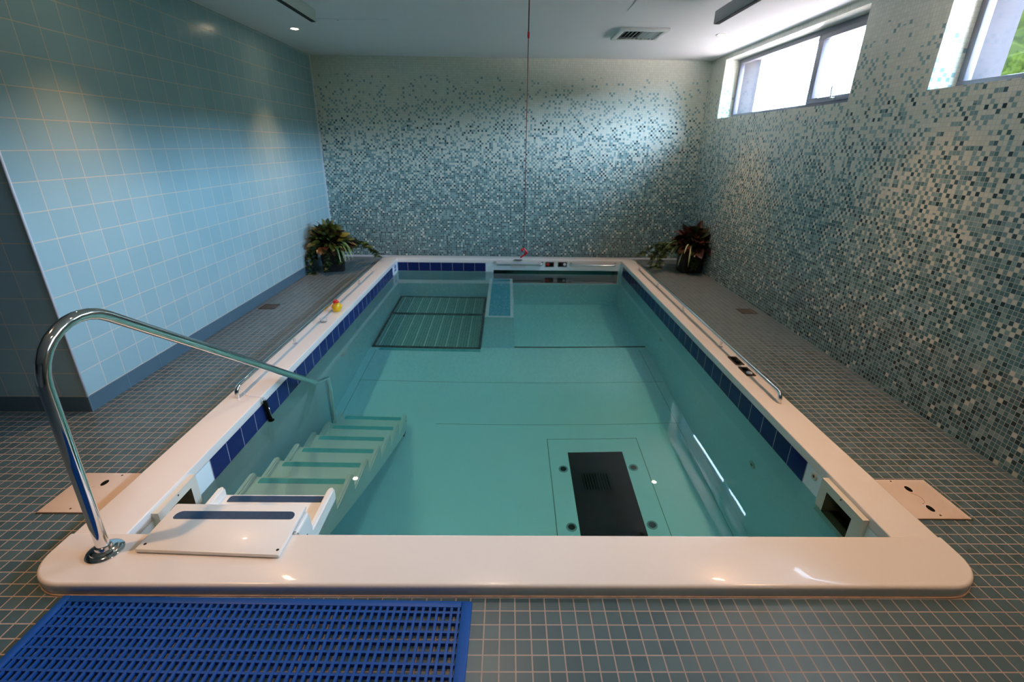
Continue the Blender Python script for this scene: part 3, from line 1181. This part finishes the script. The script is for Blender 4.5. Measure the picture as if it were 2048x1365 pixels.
def drain(label, x, y, w, rz):
    g = thing('floor_drain', label, 'drain', (x, y, 0), rz, group='small floor drains')
    bm = B()
    for q in ((-w, w, -w, -w + .012), (-w, w, w - .012, w), (-w, -w + .012, -w, w), (w - .012, w, -w, w)):
        box(bm, *q, 0, .004)
    lpart('drain_frame', bm, 'drain', g)
    bm = B()
    for k in range(5):
        a = -w + .018 + k * (2 * w - .036) / 5
        box(bm, a, a + (2 * w - .036) / 5 - .006, -w + .012, w - .012, 0, .003)
    lpart('drain_grille', bm, 'drain', g)


drain('small square floor drain near the left tiled wall', -2.335, 4.535, .075, 0)
drain('small square floor drain near the right mosaic wall', 2.385, 4.53, .075, 0)

# ------------------------------------------------------------------ blue matting
mt = thing('duckboard_mat', 'blue plastic duckboard mat lying before the pool at front left', 'mat', (-.112, 1.222, 0), math.radians(-.8))
bm = B()
W_, L_ = 1.435, .95
for k in range(int((W_ - .05) / .0245)):
    x = -.040 - k * .0245
    box(bm, x - .0085, x, -L_ + .02, -.024, .006, .0175)
obj_bars = lpart('mat_bars', bm, 'bluemat', mt)
bm = B()
for k in range(int((L_ - .03) / .0355)):
    y = -.030 - .0095 - k * .0355
    box(bm, -W_ + .025, -.028, y - .008, y, .0008, .0155)
lpart('mat_ribs', bm, 'bluemat', mt)
bm = B()
for q in ((-.036, 0, -L_, 0), (-W_, -W_ + .03, -L_, 0), (-W_ + .03, -.036, -.026, 0), (-W_ + .03, -.036, -L_, -L_ + .026)):
    box(bm, *q, .0005, .0195, bev=.004)
lpart('mat_border', bm, 'bluemat', mt, 40)

# ------------------------------------------------------------------ small things on the coping
dk = thing('rubber_duck', 'yellow rubber duck with a red cap on the left coping', 'toy', (-1.579, 4.272, RIM), math.radians(-82))
bm = B()


def blob(bm, c, r, mi=0, deform=None, sub=3):
    res = bmesh.ops.create_icosphere(bm, subdivisions=sub, radius=1.0)
    for v in res['verts']:
        p = v.co.copy()
        if deform:
            p = deform(p)
        v.co = Vector((c[0] + p.x * r[0], c[1] + p.y * r[1], c[2] + p.z * r[2]))
    for f in bm.faces:
        f.smooth = True


def duck_body(p):
    q = p.copy()
    if q.x < 0:
        q.z += .55 * q.x * q.x * (1 if q.z > -.3 else 0)      # raised tail at -x
        q.y *= 1 - .35 * q.x * q.x
    if q.z < -.62:
        q.z = -.62
    return q


blob(bm, (0, 0, .034), (.052, .040, .055), deform=duck_body)
lpart('duck_body', bm, 'duck', dk)
for s in (-1, 1):
    bm = B()
    blob(bm, (-.008, s * .038, .042), (.028, .010, .017), deform=lambda p: Vector((p.x, p.y, p.z + .4 * p.x * p.x * (1 if p.x < 0 else 0))))
    lpart('wing', bm, 'duck', dk)
bm = B()
blob(bm, (.018, 0, .084), (.025, .0235, .0235))
hd = lpart('duck_head', bm, 'duck', dk)
bm = B()
blob(bm, (.044, 0, .079), (.014, .011, .005))
lpart('beak', bm, 'orange', hd)
for s in (-1, 1):
    bm = B()
    blob(bm, (.036, s * .013, .090), (.0035, .003, .004), sub=2)
    lpart('eye', bm, 'black', hd)
bm = B()
lathe(bm, [(.0255, .089), (.0265, .094), (.0245, .103), (.017, .110), (.004, .113)], (.016, 0, 0), 'Z', 20)
lathe(bm, [(.030, .088), (.031, .090), (.0265, .0925)], (.018, 0, 0), 'Z', 20)
lpart('cap', bm, 'duckred', hd, 40)

bm = B()
lathe(bm, [(.0005, .001), (.024, .001), (.027, .010), (.030, .036), (.0285, .036), (.0255, .012), (.022, .004), (.0005, .004)], (0, 0, 0), 'Z', 28, cap=False)
cup = obj('clear_cup', bm, 'clear', smooth=40)
cup.location = (-1.594, 3.962, RIM)
tag(cup, 'small clear plastic cup on the left coping nearer than the duck', 'cup')

th = thing('pool_thermometer', 'black pool thermometer hanging on a string over the left pool wall', 'thermometer', (-1.478, 2.62, -.05))
bm = B()
TH = lambda t: Vector((-1.482, 2.612 + .030 * t, .030 - .165 * t))
tube(bm, [TH(k / 12) for k in range(13)], [.010, .013, .013, .0125, .0125, .0125, .0125, .0125, .0125, .0125, .0125, .0125, .0125], 14)
obj('tube', bm, 'black', th, 50)
bm = B()
tube(bm, [TH(.30) + Vector((.0125, -.002, 0)), TH(.92) + Vector((.0125, -.002, 0))], .0028, 8)
tag(obj('scale_strip', bm, 'brushed', th), 'pale scale strip')
bm = B()
tube(bm, [TH(.93), TH(.96), TH(1.0), TH(1.06)], [.013, .018, .019, .015], 14)
obj('end_cap', bm, 'black', th, 40)
bm = B()
tube(bm, [TH(-.07) + Vector((.009 * math.cos(a * PI / 6), 0, .010 * math.sin(a * PI / 6))) for a in range(12)], .002, 6, closed=True)
obj('ring', bm, 'brushed', th)
bm = B()
tube(bm, fillet([(-1.642, 2.64, RIM + .066), (-1.60, 2.63, RIM + .004), (-1.508, 2.610, RIM + .003), (-1.490, 2.610, RIM - .004), tuple(TH(-.06))], .01, 4), .0011, 6)
tag(obj('string', bm, 'trim', th), 'thin pale string')

# ------------------------------------------------------------------ emergency cord
pc = thing('pull_cord', 'thin red emergency pull cord with red handle hanging from the ceiling over the pool', 'pull cord', (.103, 3.0, H))
bm = B()
lathe(bm, [(.038, 0), (.038, -.012), (.030, -.024), (.012, -.030)], (.103, 3.0, H), 'Z', 24)
tag(obj('ceiling_switch', bm, 'trim', pc, 40), 'white ceiling switch')
bm = B()
tube(bm, [(.103, 3.0, H - .028), (.103, 3.0, 2.05)], .0032, 8)
tube(bm, [(.103, 3.0, 2.05), (.103, 3.0, .905)], .0021, 8)
obj('cord', bm, 'cordred', pc)
bm = B()
lathe(bm, [(.002, -.018), (.0055, -.013), (.0062, 0), (.0055, .013), (.002, .018)], (.103, 3.0, 2.05), 'Z', 12)
obj('bead', bm, 'red', pc)
bm = B()
tube(bm, fillet([(.088, 3.0, .897), (.103, 3.0, .905), (.127, 3.0, .880), (.086, 3.006, .850)], .006, 4), .0048, 10)
blob(bm, (.092, 3.0, .897), (.010, .006, .0085), sub=2)
blob(bm, (.120, 3.0, .882), (.009, .006, .011), sub=2)
blob(bm, (.086, 3.006, .850), (.006, .005, .0055), sub=2)
tag(obj('handle', bm, 'red', pc, 60), 'bright red plastic handle')


# ------------------------------------------------------------------ ceiling things
def downlight(x, y, label, group=None):
    d = thing('downlight', label, 'light', (x, y, H), group=group)
    bm = B()
    lathe(bm, [(.050, .001), (.050, -.004), (.046, -.006), (.036, -.004), (.034, .000)], (0, 0, 0), 'Z', 28, cap=False)
    lpart('trim_ring', bm, 'ringwhite', d, 40)
    bm = B()
    lathe(bm, [(.034, -.001), (.030, -.0022), (.001, -.0026)], (0, 0, 0), 'Z', 24)
    tag(lpart('lens', bm, 'lens', d, 40), 'glowing lens')
    return d


LAMPS = [(-2.05, 5.40), (2.035, 5.37), (-2.05, 3.0), (2.04, 3.0), (-2.05, 1.28), (2.04, 1.28), (-.1, 1.0), (-.12, 2.45)]
LABS = ['small glowing round downlight in the ceiling above the left planter', 'small glowing round downlight in the ceiling by the far window']
d0 = None
for k, (x, y) in enumerate(LAMPS):
    lab = LABS[k] if k < 2 else 'glowing ceiling downlight above the near end of the room'
    if d0 is None:
        d0 = downlight(x, y, lab, 'recessed ceiling downlights')
        bpy.context.view_layer.update()
    else:
        dup(d0, (x, y, H), None, lab, 'recessed ceiling downlights')
    L = bpy.data.lights.new('downlight_beam', 'SPOT')
    side = abs(x) > 1
    L.energy = 88.0 if side else (46.0 if y < 2 else 46.0)
    L.color = (1.0, .52, .235) if side else (1.0, .70, .48)
    L.spot_size = math.radians(84 if side else 96)
    L.spot_blend = 1.0
    L.shadow_soft_size = .028
    L.cycles.is_caustics_light = True
    lo = bpy.data.objects.new('downlight_beam', L)
    lo.location = (x, y, H - .032)
    if side:                                  # gimbals turned a little towards the pool
        lo.rotation_euler = (0, math.radians(6.5 if x < 0 else 9) * (1 if x < 0 else -1) * -1, 0)
    COL.objects.link(lo)


def ceiling_tray(label, x, yb, ya, mat):
    t = thing('ceiling_trough', label, 'ceiling fitting', (x, (ya + yb) / 2, 2.38), group='long narrow fittings hung under the ceiling')
    z0, z1 = 2.372, 2.462
    bm = B()
    box(bm, x - .020, x + .020, ya, yb, z0 + .003, z1, bev=.004)
    obj('trough_body', bm, mat, t, 40)
    bm = B()
    box(bm, x - .017, x + .017, ya + .004, yb - .02, z0, z0 + .004)
    tag(obj('underside_strip', bm, 'darkgap', t), 'black underside strip')
    for y in (yb - .35, (ya + yb) / 2, ya + .35):
        bm = B()
        box(bm, x - .006, x + .006, y - .02, y + .02, z1, H)
        obj('bracket', bm, 'brushed', t)


ceiling_tray('long pale fitting hung under the ceiling on the left side', -1.525, 4.44, 1.9, 'tray')
ceiling_tray('long fitting darkened with painted shade hung under the ceiling towards the windows', 1.575, 4.30, 1.8, 'panelshade')

vt_ = thing('ceiling_vent', 'square white louvred air vent in the ceiling near the far window', 'vent', (1.24, 5.355, H))
bm = B()
x0, x1, y0, y1 = 1.012, 1.468, 5.122, 5.588
ox0, ox1, oy0, oy1 = x0 + .05, x1 - .05, y0 + .05, y1 - .05
for (a, b, c, d, lo, hi) in ((x0, x1, y0, oy0, 0, 0), (x0, x1, oy1, y1, 0, 0), (x0, ox0, oy0, oy1, 0, 0), (ox1, x1, oy0, oy1, 0, 0)):
    box(bm, a, b, c, d, H - .024, H - .0002, bev=.003)
obj('vent_frame', bm, 'vent', vt_, 40)
bm = B()
box(bm, ox0, ox1, oy0, oy1, H - .0016, H - .0004)
tag(obj('duct_opening', bm, 'darkgap', vt_), 'dark duct opening')
for k in range(9):
    bm = B()
    x = ox0 + .012 + k * (ox1 - ox0 - .02) / 9
    if k < 5:
        q = [(x + .019, H - .002), (x + .022, H - .002), (x + .003, H - .022), (x, H - .022)]
    else:
        q = [(x, H - .002), (x + .003, H - .002), (x + .022, H - .022), (x + .019, H - .022)]
    prism(bm, q, oy0, oy1, 'XZ')
    obj('louvre', bm, 'vent', vt_)


def hatch(label, x0, x1, y0, y1):
    h = thing('ceiling_hatch', label, 'hatch', ((x0 + x1) / 2, (y0 + y1) / 2, H), group='flush ceiling access hatches')
    bm = B()
    box(bm, x0, x1, y0, y1, H - .003, H - .0003, bev=.001)
    obj('hatch_panel', bm, 'ceiling', h)
    bm = B()
    lathe(bm, [(.008, -.003), (.006, -.0045)], ((x0 + x1) / 2 - .12, y0 + .04, H), 'Z', 12)
    obj('lock', bm, 'drain', h)


hatch('flush square access hatch in the ceiling at left beyond the pale fitting', -1.73, -1.06, 4.98, 5.59)
hatch('flush square access hatch in the ceiling between the cord and the darkened fitting', .94, 1.50, 3.95, 4.545)


# ------------------------------------------------------------------ planters
def leaf(bm, base, d, length, width, droop, roll=0.0, n=5, mi=0, tipw=.08):
    """a curved leaf blade from base towards d, bending down by droop"""
    d = Vector(d).normalized()
    side = d.cross(Vector((0, 0, 1)))
    if side.length < .05:
        side = Vector((1, 0, 0))
    side.normalize()
    side = Matrix.Rotation(roll, 3, d) @ side
    p = Vector(base)
    prev = None
    for k in range(n + 1):
        t = k / n
        w = width * (math.sin(PI * min(1, .10 + t * .90)) ** .8) * .5 + tipw * width * (1 - t) * .2
        up = side.cross(d).normalized()
        row = [bm.verts.new(p - side * w + up * w * .25), bm.verts.new(p), bm.verts.new(p + side * w + up * w * .25)]
        if prev:
            for a in (0, 1):
                f = bm.faces.new((prev[a], prev[a + 1], row[a + 1], row[a]))
                f.smooth = True
                f.material_index = mi
        prev = row
        d = (d + Vector((0, 0, -droop / n))).normalized()
        p = p + d * (length / n)


def planter(label, loc, rz, sx, sz, rnd, crot, spider_dir, trails, croton_mat, spread):
    g = thing('potted_plant', label, 'potted plant', loc, rz, group='planters in the back corners')
    R = random.Random(rnd)
    bm = B()
    h = sx / 2
    lp = []
    for inset, z in ((.030, 0), (.022, .008), (.004, sz - .03), (0, sz - .02), (0, sz), (.014, sz), (.016, sz - .03)):
        lp.append([bm.verts.new((x, y, z)) for x, y in rrect(-h + inset, h - inset, -h + inset, h - inset, (.03,) * 4, 5)])
    n = len(lp[0])
    for a, b in zip(lp, lp[1:]):
        for k in range(n):
            bm.faces.new((a[k], a[(k + 1) % n], b[(k + 1) % n], b[k]))
    bm.faces.new(lp[0])
    lpart('pot', bm, 'pot', g, 35)
    bm = B()
    prism(bm, rrect(-h + .016, h - .016, -h + .016, h - .016, (.02,) * 4, 4), sz - .045, sz - .025, 'XY')
    lpart('soil', bm, 'soil', g)
    bm = B()
    for k in range(crot):
        a = R.uniform(0, 2 * PI)
        el = R.uniform(-.25, 1.35)
        r0 = R.uniform(.04, .17) * math.cos(el) + R.uniform(0, .04)
        base = (r0 * math.cos(a), r0 * math.sin(a), sz + R.uniform(.02, .20) * max(0, math.sin(el)) + .01)
        d = (math.cos(a + R.uniform(-.5, .5)) * math.cos(el), math.sin(a + R.uniform(-.5, .5)) * math.cos(el), math.sin(el))
        leaf(bm, base, d, R.uniform(.065, .125) * spread, R.uniform(.045, .075) * spread, R.uniform(.3, 1.1), R.uniform(-.9, .9))
    tag(lpart('broad_leaves', bm, croton_mat, g, recalc=False), 'broad mottled leaves')
    bm = B()
    for k in range(11):
        a = spider_dir + R.uniform(-.75, .75)
        el = R.uniform(.35, 1.0)
        d = (math.cos(a) * math.cos(el), math.sin(a) * math.cos(el), math.sin(el))
        leaf(bm, (math.cos(a) * h * .55, math.sin(a) * h * .55, sz + .03), d, R.uniform(.28, .42), R.uniform(.013, .019), R.uniform(2.2, 3.4), R.uniform(-.3, .3), n=9, tipw=.3)
    tag(lpart('arching_leaves', bm, 'spider', g, recalc=False), 'long arching pale striped leaves')
    bm, bs = B(), B()
    for (a, ln, drop) in trails:
        p = Vector((math.cos(a) * h * .8, math.sin(a) * h * .8, sz + .01))
        d = Vector((math.cos(a), math.sin(a), .45)).normalized()
        pts = [p.copy()]
        for k in range(14):
            d = (d + Vector((R.uniform(-.12, .12), R.uniform(-.12, .12), -drop))).normalized()
            p = p + d * ln / 14
            p.z = max(p.z, .015)
            pts.append(p.copy())
            for q in range(4):
                dd = Vector((R.uniform(-1, 1), R.uniform(-1, 1), R.uniform(-.2, .8)))
                leaf(bm, p, dd, R.uniform(.04, .075), R.uniform(.035, .055), .8, R.uniform(-1, 1), n=3)
        tube(bs, pts, .0025, 5)
    o = lpart('trailing_leaves', bm, 'ivy', g, recalc=False)
    lpart('trailing_stems', bs, 'stem', o)
    return g


planter('black planter with mottled bushy plants in the back left corner', (-2.205, 6.06, 0), math.radians(20), .30, .30, 3, 330, math.radians(-40), 
        [(math.radians(200), .50, .26), (math.radians(215), .46, .30), (math.radians(150), .30, .2), (math.radians(20), .50, .10), (math.radians(8), .56, .12), (math.radians(-70), .26, .26), (math.radians(40), .46, .1), (math.radians(-100), .34, .3)], 'croton', 1.45)
planter('black planter with dark reddish plants in the back right corner', (2.375, 6.185, 0), 0.0, .29, .31, 11, 290, math.radians(205),
        [(math.radians(180), .52, .14), (math.radians(170), .56, .17), (math.radians(190), .46, .18), (math.radians(160), .44, .12), (math.radians(175), .60, .10), (math.radians(-100), .3, .3)], 'redleaf', 1.4)

# ------------------------------------------------------------------ outside
def smooth(t):
    t = max(0.0, min(1.0, t))
    return t * t * (3 - 2 * t)


def hill_z(x, y):
    """wooded rise outside the window wall, falling away towards the back of the building"""
    dx, dy = x - 2.5, y
    r, az = math.hypot(dx, dy), math.degrees(math.atan2(dy, dx))
    top = (9.6 + 3.6 * smooth((az - 40) / 5)) * (1 - smooth((az - 51.5) / 6.5))
    top += 15 * smooth((-az - 44) / 25)  # unseen shoulder, raised to block sky from the window reveals
    z = -.72 + top * smooth((r - 22) / 34)
    if r > 24:
        k = min(1, (r - 24) / 8)
        z += k * (noise.noise(Vector((x * .35, y * .35, 3.0))) * .9 + noise.noise(Vector((x * .9, y * .9, 8.0))) * .45)
    return z


bm = B()
NR, NA = 70, 150
rows = []
for i in range(NR + 1):
    rr = 1.0 + 72 * (i / NR)
    row = []
    for j in range(NA + 1):
        a = math.radians(-85 + 165 * j / NA)
        x, y = 2.5 + rr * math.cos(a), rr * math.sin(a)
        x = max(x, WX1 + .001)
        row.append(bm.verts.new((x, y, hill_z(x, y))))
    rows.append(row)
for p_, q_ in zip(rows, rows[1:]):
    for j in range(NA):
        f = bm.faces.new((p_[j], q_[j], q_[j + 1], p_[j + 1]))
        f.smooth = True
tag(obj('hill', bm, 'hillwood', recalc=False), kind='structure')
bm = B()
box(bm, WX1 + .002, 22.0, -16, 22, -.78, -.62)  # unseen ground, widened to bounce daylight onto the ceiling
tag(obj('bounce_paving', bm, 'paving'), kind='structure')


def make_tree(seed, hgt, rad):
    R = random.Random(seed)
    t = thing('leafy_tree', 'x', 'tree')
    bm = B()
    tube(bm, [(0, 0, 0), (.05, .02, hgt * .35), (.0, .05, hgt * .7)], [.16, .13, .06], 10)
    lpart('trunk', bm, 'bark', t)
    bm = B()
    for k in range(16):
        a, e = R.uniform(0, 2 * PI), R.uniform(-.5, 1.3)
        rr = rad * R.uniform(.35, .72)
        c = Vector((math.cos(a) * math.cos(e) * rr, math.sin(a) * math.cos(e) * rr, hgt * .56 + math.sin(e) * rr * hgt * .16))
        s = rad * R.uniform(.30, .50)
        res = bmesh.ops.create_icosphere(bm, subdivisions=4, radius=1.0)
        off = Vector((R.uniform(0, 50), R.uniform(0, 50), R.uniform(0, 50)))
        for v in res['verts']:
            q = v.co.copy()
            nz = noise.noise(q * 2.2 + off) * .30 + noise.noise(q * 6.0 + off) * .22 + noise.noise(q * 13 + off) * .14
            v.co = c + q * s * (1 + nz)
    lpart('foliage', bm, 'leaves', t, 180)
    return t


trees = [make_tree(1, 6.6, 3.0), make_tree(2, 7.2, 3.4)]
RT = random.Random(5)
spots = [(48.9, 34, .55), (43.4, 36, .72), (34, 33, .75), (22, 32, .8), (12, 34, .8), (-2, 34, .8)]
for k, (az, dist, s) in enumerate(spots):
    a = math.radians(az)
    loc = (2.5 + dist * math.cos(a), dist * math.sin(a), 0)
    loc = (loc[0], loc[1], hill_z(loc[0], loc[1]) - .5)
    lab = 'green tree outside seen through the near window' if k == 0 else 'leafy green tree in the row outside the window wall'
    o = trees[k] if k < 2 else dup(trees[k % 2], loc, RT.uniform(0, 6), lab)
    o.location = loc
    o['label'] = lab
    o['group'] = 'trees outside the windows'
    o.scale = (s, s, s)

# ------------------------------------------------------------------ daylight
w = bpy.data.worlds.new('World')
scene.world = w
w.use_nodes = True
nt = w.node_tree
nt.nodes.clear()
o = N(nt, 'ShaderNodeOutputWorld')
bg = N(nt, 'ShaderNodeBackground')
bg.inputs[0].default_value = (.52, .72, 1.0, 1)
tc = N(nt, 'ShaderNodeTexCoord')
sx = N(nt, 'ShaderNodeSeparateXYZ')
nt.links.new(tc.outputs['Generated'], sx.inputs[0])
mr = N(nt, 'ShaderNodeMapRange')          # hazy bright horizon, darker zenith
mr.interpolation_type = 'SMOOTHSTEP'
for k_, v_ in zip(range(1, 5), (.40, .95, 46.0, 12.0)):
    mr.inputs[k_].default_value = v_
nt.links.new(sx.outputs[2], mr.inputs[0])
nt.links.new(mr.outputs[0], bg.inputs[1])
nt.links.new(bg.outputs[0], o.inputs[0])

sun = bpy.data.lights.new('sun', 'SUN')
sun.energy = 66.0
sun.angle = math.radians(.6)
sun.color = (1.0, .95, .86)
so = bpy.data.objects.new('sun', sun)
so.rotation_euler = Vector((.52, .22, -.82)).to_track_quat('-Z', 'Y').to_euler()
COL.objects.link(so)

for (y0, y1, z0, z1) in WIN:
    L = bpy.data.lights.new('window_portal', 'AREA')
    L.shape = 'RECTANGLE'
    L.size = y1 - y0
    L.size_y = z1 - z0
    L.cycles.is_portal = True
    lo = bpy.data.objects.new('window_portal', L)
    lo.location = (2.78, (y0 + y1) / 2, (z0 + z1) / 2)
    lo.rotation_euler = Matrix(((0, 0, 1), (1, 0, 0), (0, 1, 0))).to_euler()
    COL.objects.link(lo)

# ------------------------------------------------------------------ caustic paths through the water for the lamps
water.cycles.is_caustics_caster = True
for root in (pool, st, tm, dv, hr):
    for ch in root.children_recursive:
        if ch.type == 'MESH':
            ch.cycles.is_caustics_receiver = True
for ob in COL.objects:
    if ob.name.startswith('floor_grate'):
        for ch in ob.children_recursive:
            ch.cycles.is_caustics_receiver = True

# ------------------------------------------------------------------ camera
cam = bpy.data.cameras.new('camera')
cam.sensor_width = 36.0
cam.sensor_fit = 'HORIZONTAL'
cam.lens = 963.22 / 2048 * 36.0
cam.clip_start = .05
cam.clip_end = 300
cam.dof.use_dof = True
cam.dof.focus_distance = 2.05
cam.dof.aperture_fstop = 2.8
co = bpy.data.objects.new('camera', cam)
COL.objects.link(co)
pitch, yaw, roll = .38627, .01225, .01337
F = Vector((math.cos(pitch) * math.sin(yaw), math.cos(pitch) * math.cos(yaw), -math.sin(pitch)))
Rt = Vector((math.cos(yaw), -math.sin(yaw), 0))
Up = Rt.cross(F)
R2 = Rt * math.cos(roll) + Up * math.sin(roll)
U2 = Up * math.cos(roll) - Rt * math.sin(roll)
mw = Matrix(((R2.x, U2.x, -F.x, 0), (R2.y, U2.y, -F.y, 0), (R2.z, U2.z, -F.z, 1.5028), (0, 0, 0, 1)))
co.matrix_world = mw
scene.camera = co

# ------------------------------------------------------------------ picture settings
vs_ = scene.view_settings
vs_.view_transform = 'Standard'
vs_.look = 'None'
vs_.exposure = 0.12
vs_.gamma = 1.0
vs_.use_curve_mapping = False
scene.cycles.use_denoising = True
scene.cycles.max_bounces = 12
scene.cycles.diffuse_bounces = 5
scene.cycles.glossy_bounces = 5
scene.cycles.transmission_bounces = 8
scene.cycles.transparent_max_bounces = 8
scene.cycles.caustics_reflective = False
scene.cycles.caustics_refractive = True
scene.cycles.sample_clamp_indirect = 8.0
